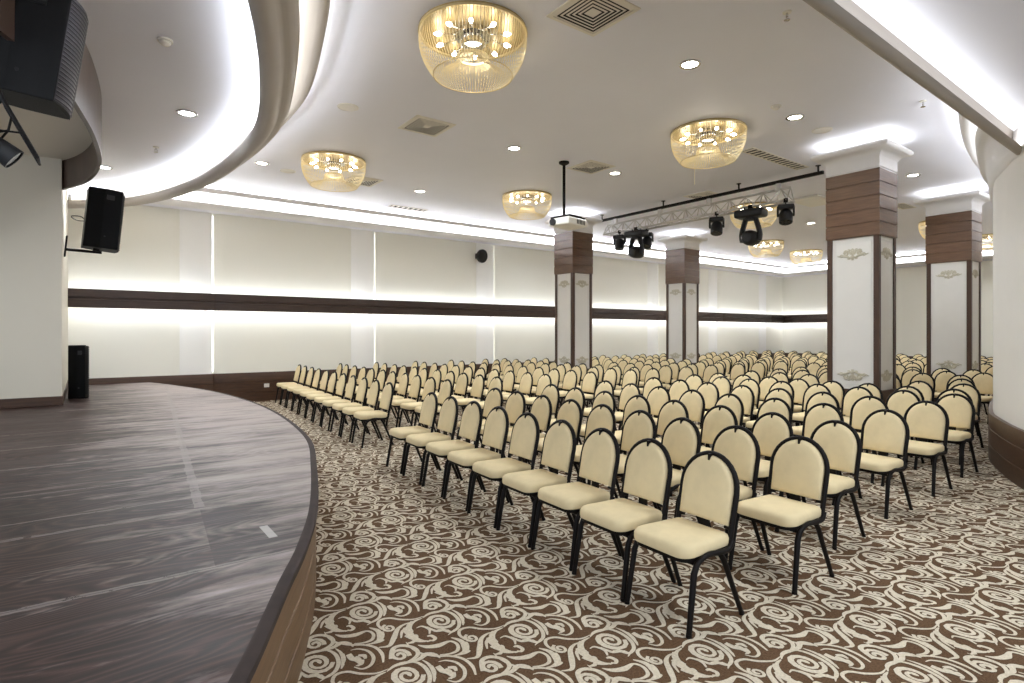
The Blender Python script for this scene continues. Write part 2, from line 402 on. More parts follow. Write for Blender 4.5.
for k, p in enumerate(bays):
    q = [(a, b) for a, b in p]
    q = q[1:7] + ([(bays[k + 1][0][0] - .01, 15.09)] if k < len(bays) - 1 else [])
    # wood ledge with a groove along its middle, held off the wall by a light slot
    sweep(ledge, q, [(-.18, 2.20), (-.24, 2.20), (-.245, 2.37), (-.22, 2.38), (-.22, 2.41), (-.245, 2.42), (-.24, 2.59), (-.18, 2.59)], True)
    sweep(up_led, q, [(-.09, 2.56), (-.175, 2.56)]); sweep(lo_led, q, [(-.09, 2.23), (-.175, 2.23)])
    sweep(wl, q, [(0, 0), (-.05, 0), (-.05, .225), (-.042, .23), (-.042, .24), (-.05, .245), (-.05, .465), (-.042, .47), (-.042, .48), (-.05, .485), (-.05, .70), (-.045, .71), (0, .71)], True)
    g = p[0][0]
    if k > 0: v_led.add([(g - .004, 15.18, .75), (g - .004, 15.18, 4.45), (g - .004, 15.205, 4.45), (g - .004, 15.205, .75)], [(0, 1, 2, 3)])
# short return of the ledge on the back wall
bp = [(XB - .02, 15.05), (XB - .02, 12.2)]
sweep(ledge, bp, [(-.18, 2.20), (-.24, 2.20), (-.245, 2.37), (-.22, 2.38), (-.22, 2.41), (-.245, 2.42), (-.24, 2.59), (-.18, 2.59)], True)
sweep(up_led, bp, [(-.09, 2.56), (-.175, 2.56)]); sweep(lo_led, bp, [(-.09, 2.23), (-.175, 2.23)])
o = struct(ledge.build('trim_1', M['wood_ledge'], smooth=30), 'dark wood ledge along the left wall, lit above and below', 'wall ledge')
lo_led.build('led_strip', M['led_wall'], o, fix=False)
up_led.build('led_strip', M['led_wall_up'], o, fix=False)
o = struct(wl.build('baseboard_left', M['wood_wain'], smooth=30), 'tall dark wood wainscot along the foot of the left wall', 'wainscot')
v_led.build('led_strip', M['led_vert'], wall_left, fix=False)
for g in GAPS[1:]:                        # flat white pilaster closing each bay, just before the sharp edge of the next
    m = MB(); m.loft([[(g - .70, 15.125, z), (g - .66, 15.10, z), (g - .06, 15.10, z), (g - .02, 15.125, z), (g - .02, 15.26, z), (g - .70, 15.26, z)] for z in (.705, ZS)])
    m.build('pilaster', M['pilaster'], wall_left, smooth=40)
mb = MB(); mb.box(XB, XB + .15, 2.0, YW, 0, ZC)
struct(mb.build('wall_back', M['wall']), 'plain cream back wall at the far end of the hall', 'wall')
mb = MB(); mb.box(XB - .05, XB, 3.0, 15.05, 0, .71)
struct(mb.build('baseboard_back', M['wood_wain']), 'dark wood wainscot along the back wall', 'wainscot')
# curved right wall
ZRT = 3.62
mb = MB(); sweep(mb, RWALL, [(0, 0), (0, ZRT)]); 
wall_right = struct(mb.build('wall_right', M['panel'], smooth=50), 'smooth curved white wall at the right side of the hall', 'wall')
mb = MB(); sweep(mb, RWALL, [(0, 0), (.05, 0), (.05, .2), (.043, .205), (.043, .215), (.05, .22), (.05, .42), (.043, .425), (.043, .435), (.05, .44), (.05, .60), (.045, .615), (0, .615)], True)
struct(mb.build('baseboard_right', M['wood_wain'], smooth=30), 'dark wood wainscot around the curved right wall', 'wainscot')
# stage pier: grey wall face and its bright return
mb = MB(); mb.box(-7, -.27, 10.95, YW, .582, ZST)
struct(mb.build('wall_stage', M['grey_wall'], bevel=.006), 'grey white pier wall standing on the stage at left', 'wall')
mb = MB(); mb.box(-7, -.255, 10.935, YW - .35, .585, .72)
struct(mb.build('baseboard_stage', M['wood_wain'], bevel=.004), 'brown baseboard around the foot of the stage pier', 'baseboard')

# ------------------------------------------------------------------ ceilings
mb = MB(); mb.box(-3.5, XB, -4, YW, ZC, ZC + .1)
ceil_ = struct(mb.build('ceiling', M['ceiling']), 'flat white hall ceiling above the chairs', 'ceiling')
ringP, ringN = normals2(RING)
def ring_off(o): return [(p.x - n.x * o, p.y - n.y * o) for p, n in zip(ringP, ringN)]     # positive = towards the hall
mb = MB(); inner = ring_off(.14)
pts = inner + [(-.3, YW), (-7, YW), (-7, -2)]
poly_cap(mb, pts, ZST)
struct(mb.build('ceiling_stage', M['ceiling'], fix=False), 'lower white ceiling over the stage, glowing along its curved edge', 'ceiling')
# ring trough between stage ceiling and hall ceiling
def RS(prof): return [(-o, z) for o, z in prof]
mb = MB()
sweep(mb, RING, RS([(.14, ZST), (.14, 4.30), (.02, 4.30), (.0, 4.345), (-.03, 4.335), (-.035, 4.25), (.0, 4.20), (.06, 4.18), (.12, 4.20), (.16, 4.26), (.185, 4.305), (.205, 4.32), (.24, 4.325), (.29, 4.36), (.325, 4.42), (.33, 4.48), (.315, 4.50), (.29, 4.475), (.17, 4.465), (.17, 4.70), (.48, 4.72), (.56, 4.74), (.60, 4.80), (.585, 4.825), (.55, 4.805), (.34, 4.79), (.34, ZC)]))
ring = struct(mb.build('trim_2', M['shaded_moulding'], smooth=50), 'curved white cove trough around the stage ceiling', 'cove moulding')
mb = MB(); sweep(mb, RING, RS([(.025, 4.305), (.125, 4.305)])); mb.build('led_strip', M['led_ring'], ring, fix=False)
mb = MB(); sweep(mb, RING, RS([(.18, 4.472), (.27, 4.476)])); sweep(mb, RING, RS([(.36, 4.797), (.48, 4.797)])); mb.build('led_strip', M['led_slim'], ring, fix=False)
# perimeter: soffit and two lit lips along left and back walls
PER = [(-.3, YW), (XB, YW), (XB, 2.6)]
mb = MB(); sweep(mb, PER, [(0, ZS), (-.62, ZS)])
struct(mb.build('ceiling_soffit', M['ceiling'], fix=False), 'low white soffit along the top of the left wall', 'ceiling')
mb = MB()
sweep(mb, PER, [(-.62, ZS), (-.70, 4.49), (-.80, 4.50), (-.87, 4.54), (-.90, 4.60), (-.88, 4.62), (-.84, 4.59), (-.45, 4.57), (-.45, 4.82)])
low = struct(mb.build('trim_3', M['moulding'], smooth=50), 'lower lit cornice lip along left and back walls', 'cornice')
mb = MB(); sweep(mb, PER, [(-.46, 4.82), (-1.08, 4.82), (-1.10, 4.785), (-1.16, 4.775), (-1.22, 4.79), (-1.26, 4.83), (-1.265, 4.868), (-1.245, 4.872), (-1.22, 4.86), (-.9, 4.855), (-.9, ZC)])
upp = struct(mb.build('trim_4', M['moulding'], smooth=50), 'upper lit cornice lip below the hall ceiling', 'cornice')
mb = MB(); sweep(mb, PER, [(-.5, 4.60), (-.66, 4.60)]); mb.build('led_strip', M['led'], low, fix=False)
mb = MB(); sweep(mb, PER, [(-.93, 4.865), (-1.06, 4.865)]); mb.build('led_strip', M['led_up'], upp, fix=False)
# right side: beam lip of the aisle ceiling
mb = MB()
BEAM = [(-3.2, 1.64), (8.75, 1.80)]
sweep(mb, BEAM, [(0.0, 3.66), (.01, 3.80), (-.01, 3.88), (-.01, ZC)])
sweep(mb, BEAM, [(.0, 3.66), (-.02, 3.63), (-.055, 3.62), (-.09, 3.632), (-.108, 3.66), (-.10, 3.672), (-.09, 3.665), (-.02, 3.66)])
beam = struct(mb.build('trim_5', plain('beam_shaded_paint', (158, 149, 138), .55, var=.01, scale=2), smooth=55), 'straight cove beam at the edge of the right aisle ceiling', 'cove moulding')  # shade of the beam's underside put into its base colour
mb = MB(); sweep(mb, BEAM, [(-.03, 3.668), (-.085, 3.668)]); mb.build('led_strip', M['led_beam'], beam, fix=False)
mb = MB(); poly_cap(mb, [(-3.2, 1.65), (8.75, 1.79), (10.2, 1.85), (8.0, -4), (-3.2, -4)], 3.88)
struct(mb.build('ceiling_aisle', M['ceiling'], fix=False), 'low white ceiling over the right aisle', 'ceiling')
# lips following the curved right wall
mb = MB()
sweep(mb, RWALL, [(0, ZRT), (.02, 3.64), (.05, 3.74), (.06, 3.9), (.08, 4.05), (.11, 4.13), (.15, 4.15), (.18, 4.21), (.19, 4.30), (.17, 4.32), (.15, 4.29), (.02, 4.28), (.02, 4.50), (.26, 4.52), (.33, 4.56), (.37, 4.66), (.36, 4.69), (.33, 4.66), (.16, 4.65), (.16, ZC)])
rl = struct(mb.build('trim_6', M['moulding'], smooth=50), 'stepped white cove above the curved right wall', 'cornice')
mb = MB(); sweep(mb, RWALL, [(.04, 4.29), (.12, 4.29)]); sweep(mb, RWALL, [(.18, 4.665), (.28, 4.665)]); mb.build('led_strip', M['led_right'], rl, fix=False)

# ------------------------------------------------------------------ stage
stage = empty('stage', (0, 0, 0), 'low curved stage with dark scuffed wooden deck and brown riser', 'stage', kind='thing')
ep, en = normals2(EDGE)
def edge_off(o): return [(p.x - n.x * o, p.y - n.y * o) for p, n in zip(ep, en)]
back = [(-7, 15.03), (-7, -1.0)]
mb = MB(); e1 = edge_off(-.035); poly_cap(mb, e1 + back, .58); poly_cap(mb, e1 + back, .55)
n = len(e1); mb.build('deck', M['deck'], stage, fix=False)
mb = MB(); sweep(mb, EDGE, RS([(-.035, .535), (-.035, .582), (0.0, .582), (.014, .575), (.016, .55), (.010, .535)]), True)
mb.build('edge_trim', wood('edge_wood', (38, 28, 24), (62, 48, 42), (3, 3, 3), .85), stage, smooth=30)
mb = MB(); sweep(mb, EDGE, RS([(-.05, 0), (0, 0), (0, .16), (-.006, .165), (-.006, .175), (0, .18), (0, .36), (-.006, .365), (-.006, .375), (0, .38), (0, .54), (-.05, .54)]), True)
mb.build('riser', M['wood_riser'], stage, smooth=30)

# ------------------------------------------------------------------ valance over the stage
VAL = [(-1.2, 4.2), (-.55, 5.4), (-.18, 6.3), (.0, 7.2), (.1, 7.9), (.17, 8.7), (.17, 9.3), (.1, 10.0), (-.04, 10.6), (-.25, 11.1)]
VAL = [(p.x, p.y) for p in spline([Vector((a, b, 0)) for a, b in VAL], 5)]
val = empty('stage_valance', (0, 8, 3.84), 'curved brown valance hanging from the ceiling over the stage', 'valance', kind='thing')
val.location = (0, 0, 0)
mb = MB(); sweep(mb, VAL, [(.0, 3.84), (.0, ZST - .003), (.045, ZST - .003), (.045, 3.84)], True); mb.build('fascia', M['fascia'], val, smooth=40)
mb = MB(); vp = [(x - .05, y) for x, y in VAL]; poly_cap(mb, vp + [(-7, 10.9), (-7, 4.2)], 4.27)
mb.build('soffit', M['grey_wall'], val, fix=False)
mb = MB(); mb.box(-1.12, -1.0, 5.5, 10.9, 4.2, 4.27); mb.build('soffit_batten', M['grey_wall'], val)

# ------------------------------------------------------------------ columns
def relief_strokes(mb, up=1):
    """scroll ornament about 0.5 m wide drawn in the (y,z) plane, x = out of the panel"""
    def st(pts, r0, r1, n=5):
        P = spline([Vector((0, a, b * up)) for a, b in pts], 4); m = len(P)
        mb.tube(P, [1.55 * (r0 + (r1 - r0) * i / (m - 1)) for i in range(m)], n, up=(1, 0, 0), flat=.8)
    for s in (-1, 1):
        sp = [(s * (.105 + .035 * math.cos(a) * (1 - a / 14)), .015 + .035 * math.sin(a) * (1 - a / 14)) for a in [k * .6 for k in range(15)]]
        st(sp, .012, .006)
        st([(0, -.04), (s * .04, -.055), (s * .09, -.03), (s * .14, -.02)], .012, .012)
        st([(s * .14, -.02), (s * .18, .0), (s * .21, -.02), (s * .245, -.005)], .012, .005)
        st([(s * .15, -.02), (s * .175, -.035), (s * .2, -.035)], .010, .004)
        st([(s * .02, .0), (s * .05, .04), (s * .045, .075), (s * .075, .085)], .012, .006)
        st([(s * .07, .05), (s * .11, .07), (s * .14, .055)], .011, .005)
        st([(s * .01, .02), (s * .018, .06), (0, .095)], .010, .006)
        st([(s * .02, -.04), (s * .05, -.075), (s * .085, -.07)], .010, .004)
    st([(0, -.10), (0, -.05), (0, .02), (0, .06)], .014, .012)
def make_column(x, y, w, d, label):
    """x,y: the corner nearest the camera; w along X, d along Y"""
    t = empty('column', (x + w / 2, y + d / 2, 0), label, 'column', 'square columns in the hall', kind='thing')
    a, b = w / 2, d / 2
    m = MB(); m.box(-a - .02, a + .02, -b - .02, b + .02, 0, .72); m.build('plinth', M['wood_post'], t, bevel=.006)
    m = MB(); m.box(-a + .04, a - .04, -b + .04, b - .04, .7, 3.3); m.build('core', M['panel'], t)
    for sx in (-1, 1):
        for sy in (-1, 1):
            m = MB(); pw = .085
            m.box(min(sx * a, sx * (a - pw)), max(sx * a, sx * (a - pw)), min(sy * b, sy * (b - pw)), max(sy * b, sy * (b - pw)), .71, 3.3)
            m.build('corner_post', M['wood_post'], t, bevel=.006)
    for fx, fy, half in ((-1, 0, b), (0, -1, a), (1, 0, b), (0, 1, a)):
        ph = half - .085
        R = Matrix.Rotation(math.atan2(fy, fx), 4, 'Z'); off = (a if fx else b)
        m = MB(); T = R @ Matrix.Translation((off - .03, 0, 0))
        m.box(0, .008, -ph, ph, .72, 3.285, T)
        for q0, q1, z0, z1 in ((-ph + .03, ph - .03, .80, .812), (-ph + .03, ph - .03, 3.2, 3.212), (-ph + .03, -ph + .042, .8, 3.212), (ph - .042, ph - .03, .8, 3.212)):
            m.box(.006, .016, q0, q1, z0, z1, T)
        pn = m.build('panel', M['panel'], t)
        for z, up in ((3.0, 1), (.95, -1)):
            m = MB(); relief_strokes(m, up); k = min(1.0, (ph - .015) / .25)
            m.v = [tuple(T @ Vector((.012 + p[0], p[1] * k, z + p[2] * 1.0))) for p in m.v]
            m.build('ornament', M['relief'], pn, smooth=60)
    m = MB(); nb = 5; h = (4.38 - 3.28) / nb
    for k in range(nb):
        m.box(-a - .015, a + .015, -b - .015, b + .015, 3.28 + k * h + .006, 3.28 + (k + 1) * h - .006)
        m.box(-a - .003, a + .003, -b - .003, b + .003, 3.28 + k * h - .006, 3.28 + k * h + .006)
    m.build('board_cladding', M['wood_col'], t, bevel=.003, seg=1)
    m = MB(); sq = lambda o: [(-a - o, -b - o), (a + o, -b - o), (a + o, b + o), (-a - o, b + o)]
    prof = [(.0, 4.375), (.0, 4.40), (.012, 4.41), (.012, 4.575), (.02, 4.585), (.035, 4.61), (.07, 4.65), (.115, 4.665), (.16, 4.672), (.19, 4.70), (.198, 4.735), (.18, 4.765), (.15, 4.755), (.02, 4.72)]
    m.loft([[(px, py, z) for px, py in sq(o_)] for o_, z in prof], False, True)
    cp = m.build('capital', M['moulding'], t, smooth=40)
    m = MB(); m.box(-a * .7, a * .7, -b * .7, b * .7, 4.72, ZC); m.build('column_neck', M['moulding'], t)
    m = MB(); o1, o2 = sq(.03), sq(.11)
    for k in range(4):
        j = (k + 1) % 4
        m.add([o1[k] + (4.745,), o1[j] + (4.745,), o2[j] + (4.745,), o2[k] + (4.745,)], [(0, 1, 2, 3)])
    m.build('led_strip', M['led_cap'], cp, fix=False)
    return t
COLS = [(10.42, 3.96, .70, .82, 'square column of brown boards and white panels, nearest of four, amid the chairs'),
        (15.69, 4.13, .70, .84, 'square board and panel column beside the curved right wall'),
        (10.37, 11.25, .72, .72, 'square board and panel column behind the hanging projector'),
        (15.29, 11.38, .75, .72, 'square board and panel column farthest along the left wall')]
for c in COLS: make_column(*c)

# ------------------------------------------------------------------ banquet chairs
def rounded_outline(xf, xr, wf, wr, rf, rr, k=5):
    """seat plan: front at xf (negative), rear at xr"""
    pts = []
    def corner(cx, cy, r, a0, a1):
        for i in range(k + 1):
            a = a0 + (a1 - a0) * i / k; pts.append((cx + r * math.cos(a), cy + r * math.sin(a)))
    corner(xr - rr, wr - rr, rr, 0, PI / 2); corner(xf + rf, wf - rf, rf, PI / 2, PI)
    corner(xf + rf, -wf + rf, rf, PI, 1.5 * PI); corner(xr - rr, -wr + rr, rr, 1.5 * PI, 2 * PI)
    return pts
def inset(pts, d, cx=-.04, cy=0):
    return [(cx + (x - cx) * (1 - d / .22), cy + (y - cy) * (1 - d / .22)) for x, y in pts]
BX0, BZ0, BSL = .165, .44, .215          # back plane: x = BX0 + (z-BZ0)*BSL
def bx(z): return BX0 + (z - BZ0) * BSL
def arch(hw, zb, zt, n, hb=None):
    """outline in (y,z) from bottom left over the top to bottom right"""
    hb = hb or hw; ze = zt - hw * 1.02; pts = [(-hb, zb), (-(hb + (hw - hb) * .5), (zb + ze) / 2)]
    for i in range(n + 1):
        a = PI - PI * i / n; pts.append((hw * math.cos(a), ze + hw * 1.02 * math.sin(a)))
    pts += [(hb + (hw - hb) * .5, (zb + ze) / 2), (hb, zb)]
    return pts
def chair_parts(q):
    """q: 2 near, 1 middle, 0 far -> dict of MB"""
    P = {}
    k = (1, 3, 6)[q]; nt_ = (4, 6, 8)[q]
    o = rounded_outline(-.246, .175, .214, .195, .075, .03, k)
    m = MB()
    L = [(o, .412), (inset(o, -.003), .425), (inset(o, -.002), .455), (inset(o, .006), .470), (inset(o, .022), .479), (inset(o, .08), .484), (inset(o, .15), .485)] if q else [(o, .40), (o, .46), (inset(o, .04), .484)]
    def crown(p, z):   # front edge rolls down
        return (p[0], p[1], z - .006 * max(0, (-p[0] - .16) / .1) ** 2)
    m.loft([[crown(p, z) for p in ring] for ring, z in L]); P['seat'] = m
    m = MB(); io = inset(o, .012); m.loft([[(x, y, .378) for x, y in inset(o, .03)], [(x, y, .382) for x, y in io], [(x, y, .401) for x, y in io]])
    for s in (-1, 1):   # side rail: from the back upright, humped over and down into the front leg
        pts = [(bx(.44) + .005, s * .206, .44), (.13, s * .214, .402), (.05, s * .220, .400), (-.06, s * .222, .410), (-.13, s * .224, .395)]
        m.tube(spline([Vector(p) for p in pts], 3) if q else pts, .0155, nt_)
    m.tube([(-.16, -.21, .372), (-.16, .21, .372)], .010, nt_); m.tube([(.09, -.21, .372), (.09, .21, .372)], .010, nt_)
    P['seat_frame'] = m
    # back
    n = (6, 10, 16)[q]
    A = arch(.200, .395, .903, n, .194)
    m = MB(); m.tube([(bx(z), y, z) for y, z in A], .0165, nt_, up=(1, 0, .2))
    m.tube([(bx(.50) - .004, -.197, .50), (bx(.50) - .004, -.15, .503)], .009, nt_); m.tube([(bx(.50) - .004, .197, .50), (bx(.50) - .004, .15, .503)], .009, nt_)
    m.box(-.008, .008, -.035, .035, -.07, .05, Matrix.Translation((bx(.48) + .004, 0, .48)))
    m.tube([(bx(.415), -.2, .415), (bx(.415), .2, .415)], .009, nt_)
    if q: m.box(-.042, .016, -.007, .007, -.036, .012, Matrix.Translation((bx(.895), 0, .895)))
    P['back_frame'] = m
    m = MB(); B = arch(.183, .515, .893, n, .178)
    cy, cz = 0, .70
    def ringb(sc, dx): return [(bx(cz + (z - cz) * sc) + dx, y * sc, cz + (z - cz) * sc) for y, z in B]
    if q: m.loft([ringb(.97, .022), ringb(1.0, .012), ringb(1.0, -.012), ringb(.97, -.026), ringb(.86, -.036), ringb(.5, -.042)])
    else: m.loft([ringb(1.0, .015), ringb(1.0, -.02), ringb(.85, -.036)])
    P['backrest'] = m
    legs = []
    for s in (-1, 1):
        f_ = MB(); pts = [(-.12, s * .223, .398), (-.165, s * .224, .376), (-.190, s * .225, .330), (-.245, s * .235, .006)]
        f_.tube(pts, [.0155, .0175, .0185, .0155], nt_); f_.cyl((-.2445, s * .235, 0), (-.244, s * .2345, .02), .017, nt_); legs.append(f_)
        r_ = MB(); pts = [(.05, s * .212, .388), (.08, s * .214, .35), (.226, s * .229, .006)]
        r_.tube(pts, [.016, .0175, .0145], nt_); r_.cyl((.2265, s * .229, 0), (.224, s * .229, .02), .016, nt_); legs.append(r_)
    P['legs'] = legs
    return P
def chair_proto(q):
    P = chair_parts(q)
    root = bpy.data.objects.new('banquet_chair', None); C.objects.link(root); root.empty_display_size = .1
    root['category'] = 'chair'; root['group'] = 'cream banquet chairs set out in rows'
    P['seat'].build('seat', M['fabric'], root, smooth=70)
    P['backrest'].build('backrest', M['fabric'], root, smooth=60)
    P['back_frame'].build('back_frame', M['black'], root, smooth=60)
    P['seat_frame'].build('seat_frame', M['black'], root, smooth=60)
    for l in P['legs']: l.build('leg', M['black'], root, smooth=60)
    return root
def chair_single(q):
    P = chair_parts(q); m = MB()
    def put(src, mi): m.cur = mi; m.add(src.v, src.f)
    put(P['seat'], 0); put(P['backrest'], 0); put(P['back_frame'], 1); put(P['seat_frame'], 1)
    for l in P['legs']: put(l, 1)
    return m
ROWX = [2.63, 3.63, 4.62, 5.73, 6.9, 8.05, 8.78, 9.92, 11.02]
while len(ROWX) < 21: ROWX.append(ROWX[-1] + 1.06)
ENDY = [2.175, 2.08, 2.29, 2.34, 2.36, 2.43, 2.66, 2.86, 3.15]
ORD = 'front second third fourth fifth sixth seventh eighth ninth tenth eleventh twelfth thirteenth fourteenth fifteenth sixteenth seventeenth eighteenth nineteenth twentieth last'.split()
SEAT = 'first second third fourth fifth sixth seventh eighth ninth tenth eleventh twelfth'.split()
FRONT = [2.150, 2.662, 3.185, 3.70, 4.235, 4.77, 5.315, 5.88, 6.44]
spots = []
def clear(x, y):
    for cx, cy, w, d, _ in COLS:
        if cx - .36 < x < cx + w + .34 and cy - .30 < y < cy + d + .30: return False
    for (wx, wy) in RWALL:
        if abs(wx - x) < .5 and y - .26 < wy + .06: return False
    return True
for k, X in enumerate(ROWX):
    e = ENDY[k] if k < len(ENDY) else 3.42
    for block in (0, 1):
        if block == 0: y0 = e; y1 = 6.436 if k < 11 else 7.40; n = min(9, int((y1 - y0) / .522) + 1)
        else: n = 11; y0 = 8.16; y1 = 14.25
        for j in range(n):
            f = j / max(1, n - 1)
            yy = FRONT[j] if k == 0 and block == 0 else y0 + (y1 - y0) * (f + .045 * f * (f - 1) * (.6 if block else 0))
            jit = random.Random(k * 100 + block * 40 + j)
            a = .3 if k == 0 else 1
            xx = X + .245 + .088 * (yy - 2) + a * jit.uniform(-.022, .022) + ((.06 - .014 * (yy - 8)) if block else 0)
            yy += a * jit.uniform(-.009, .009)
            if k >= 8: yy += random.Random(900 + k * 2 + block).uniform(-.12, .12)
            if not clear(xx, yy): continue
            spots.append((depth(xx, yy), xx, yy, math.radians(-3.5) + a * jit.uniform(-.03, .03), k, block, j))
spots.sort()
protos = [chair_proto(2), None]; m_mid = None
far_mesh = None; used = False; N_IND = 300; FAR_T = 16.5
rest = []
for idx, (t, x, y, rz, k, block, j) in enumerate(spots):
    if idx >= N_IND: rest.append((x, y, rz)); continue
    if t < FAR_T:
        qi = 0 if t < 8 else 1
        if qi == 1 and protos[1] is None: protos[1] = chair_proto(1); o = protos[1]
        elif qi == 0 and not used: o = protos[0]; used = True
        else: o = dup(protos[qi])
    else:
        if far_mesh is None:
            m = chair_single(0); o = m.build('banquet_chair', [M['fabric'], M['black']], smooth=60); far_mesh = o
        else: o = far_mesh.copy(); C.objects.link(o)
        o['category'] = 'chair'; o['group'] = 'cream banquet chairs set out in rows'
    o.location = (x, y, 0); o.rotation_euler = (0, 0, rz)
    rn = 'front row' if k == 0 else 'last row' if k == 20 else ORD[k] + ' row'
    bn = 'near block' if block == 0 else 'block along the left wall'
    o['label'] = 'cream black-framed chair, %s from stage, %s, %s from %s' % (rn, bn, SEAT[j], 'the outer end' if block == 0 else 'the aisle') if block == 0 else \
                 'cream black-framed chair, %s from stage, left wall block, %s from aisle' % (rn, SEAT[j])
if rest:
    src = chair_single(0); m = MB(); mi = []
    for x, y, rz in rest:
        T = Matrix.Translation((x, y, 0)) @ Matrix.Rotation(rz, 4, 'Z')
        o0 = len(m.v); m.v += [tuple(T @ Vector(p)) for p in src.v]; m.f += [tuple(i + o0 for i in f) for f in src.f]; m.mi += src.mi
    o = m.build('banquet_seating', [M['fabric'], M['black']], smooth=60)
    tag(o, 'farthest rows of cream black-framed chairs towards the back wall', 'chairs', 'cream banquet chairs set out in rows', 'stuff')
print('CHAIRS', len(spots), 'individual', min(N_IND, len(spots)), 'with parts', sum(1 for s in spots[:N_IND] if s[0] < FAR_T))

# ------------------------------------------------------------------ chandeliers
def make_chandelier():
    root = bpy.data.objects.new('chandelier', None); C.objects.link(root)
    R = .58
    def prof(f):   # outer curtain: f 0 top rim -> 1 bottom ring
        r = R + .015 * math.sin(f * PI) - .15 * f ** 2.2; return r, -.03 - .46 * f
    m = MB(); m.lathe([(.05, 0), (.585, 0), (.583, -.012), (.575, -.02), (.05, -.02)], 48); m.build('ceiling_plate', M['gold_plate'], root, smooth=40)
    m = MB(); m.lathe([(R - .012, -.02), (R + .012, -.02), (R + .014, -.045), (R - .012, -.045), (R - .012, -.02)], 64); m.build('top_rim', M['gold_rim'], root, smooth=40)
    rb, zb = prof(1)
    m = MB(); m.lathe([(rb - .005, zb + .004), (rb + .005, zb + .004), (rb + .005, zb - .004), (rb - .005, zb - .004), (rb - .005, zb + .004)], 64); m.build('bottom_rim', M['gold_rim'], root, smooth=40)
    m = MB(); N = 100
    for i in range(N):
        a = 2 * PI * i / N; ca, sa = math.cos(a), math.sin(a)
        m.tube([(prof(k / 8)[0] * ca, prof(k / 8)[0] * sa, prof(k / 8)[1]) for k in range(9)], .0042, 3)
    o = m.build('bead_curtain', M['gold'], root, fix=False); o['kind'] = 'stuff'
    m = MB()
    for i in range(80):
        a = 2 * PI * i / 80; ca, sa = math.cos(a), math.sin(a)
        pts = [(rb - .01, zb), (.34, zb + .01), (.25, zb + .05), (.19, zb + .12), (.165, zb + .2)]
        m.tube([(r * ca, r * sa, z) for r, z in pts], .004, 3)
    o = m.build('inner_bead_cone', M['gold'], root, fix=False); o['kind'] = 'stuff'
    m = MB(); m.lathe([(.158, zb + .19), (.172, zb + .19), (.172, zb + .215), (.158, zb + .215), (.158, zb + .19)], 40); m.build('inner_ring', M['gold_rim'], root, smooth=40)
    m = MB(); m.lathe([(.02, -.02), (.20, -.02), (.20, -.07), (.13, -.08), (.13, -.16), (.12, -.17), (.02, -.17)], 36, cap1=True); m.build('hub', M['chrome'], root, smooth=40)
    for i in range(10):
        a = 2 * PI * (i + .5) / 10; ca, sa = math.cos(a), math.sin(a)
        m = MB(); m.tube([(.19 * ca, .19 * sa, -.06), (.27 * ca, .27 * sa, -.075), (.33 * ca, .33 * sa, -.085)], .007, 6); m.cyl((.31 * ca, .31 * sa, -.083), (.35 * ca, .35 * sa, -.088), .014, 10)
        arm = m.build('lamp_arm', M['chrome'], root, smooth=40)
        m = MB(); m.tube([((.35 + d) * ca, (.35 + d) * sa, -.088 - d * .12) for d in (0, .012, .03, .055, .075, .085)], [.010, .018, .024, .021, .011, .003], 10); m.build('bulb', M['bulb'], arm, smooth=60)
    return root
CH = [(473, 34, 'large gold beaded bowl chandelier nearest the stage, between vent and curved cove'),
      (708, 133, 'gold beaded chandelier with dangling cord, right of the hall centre'),
      (334, 162, 'small gold beaded chandelier close to the curved cove at left'),
      (527, 197, 'gold beaded chandelier left of the ceiling projector'),
      (754, 208, 'gold beaded chandelier behind the large moving head light'),
      (766, 243, 'far gold beaded chandelier just below the large moving head light'),
      (806, 252, 'farthest gold beaded chandelier beside the nearest column'),
      (988, 237, 'gold beaded chandelier seen between far column and curved wall'),
      (943, 222, 'gold beaded chandelier peeking out at the left edge of the right column')]
proto = make_chandelier()
def add_light(name, kind, loc, energy, color=(1, 1, 1), size=.1, spot=None, blend=.5, rot=None):
    d = bpy.data.lights.new(name, kind); d.energy = energy; d.color = color
    if kind in ('POINT', 'SPOT'): d.shadow_soft_size = size
    if kind == 'SPOT': d.spot_size = spot; d.spot_blend = blend
    if kind == 'AREA': d.shape = 'DISK'; d.size = size
    o = bpy.data.objects.new(name, d); C.objects.link(o); o.location = loc
    if rot: o.rotation_euler = rot
    return o
CHE = 5
for k, (u, v, lab) in enumerate(CH):
    x, y = at_z(u, v, ZC - .03); o = proto if k == 0 else dup(proto)
    o.location = (x, y, ZC); tag(o, lab, 'chandelier', 'gold beaded ceiling chandeliers')
    add_light('chandelier_light', 'POINT', (x, y, ZC - .20), CHE, (1, .92, .80), .15)
    if k == 1:
        m = MB(); m.tube([(-.28, .05, -.45), (-.285, .05, -.9)], .004, 5); m.build('dangling_cord', M['gold'], o)

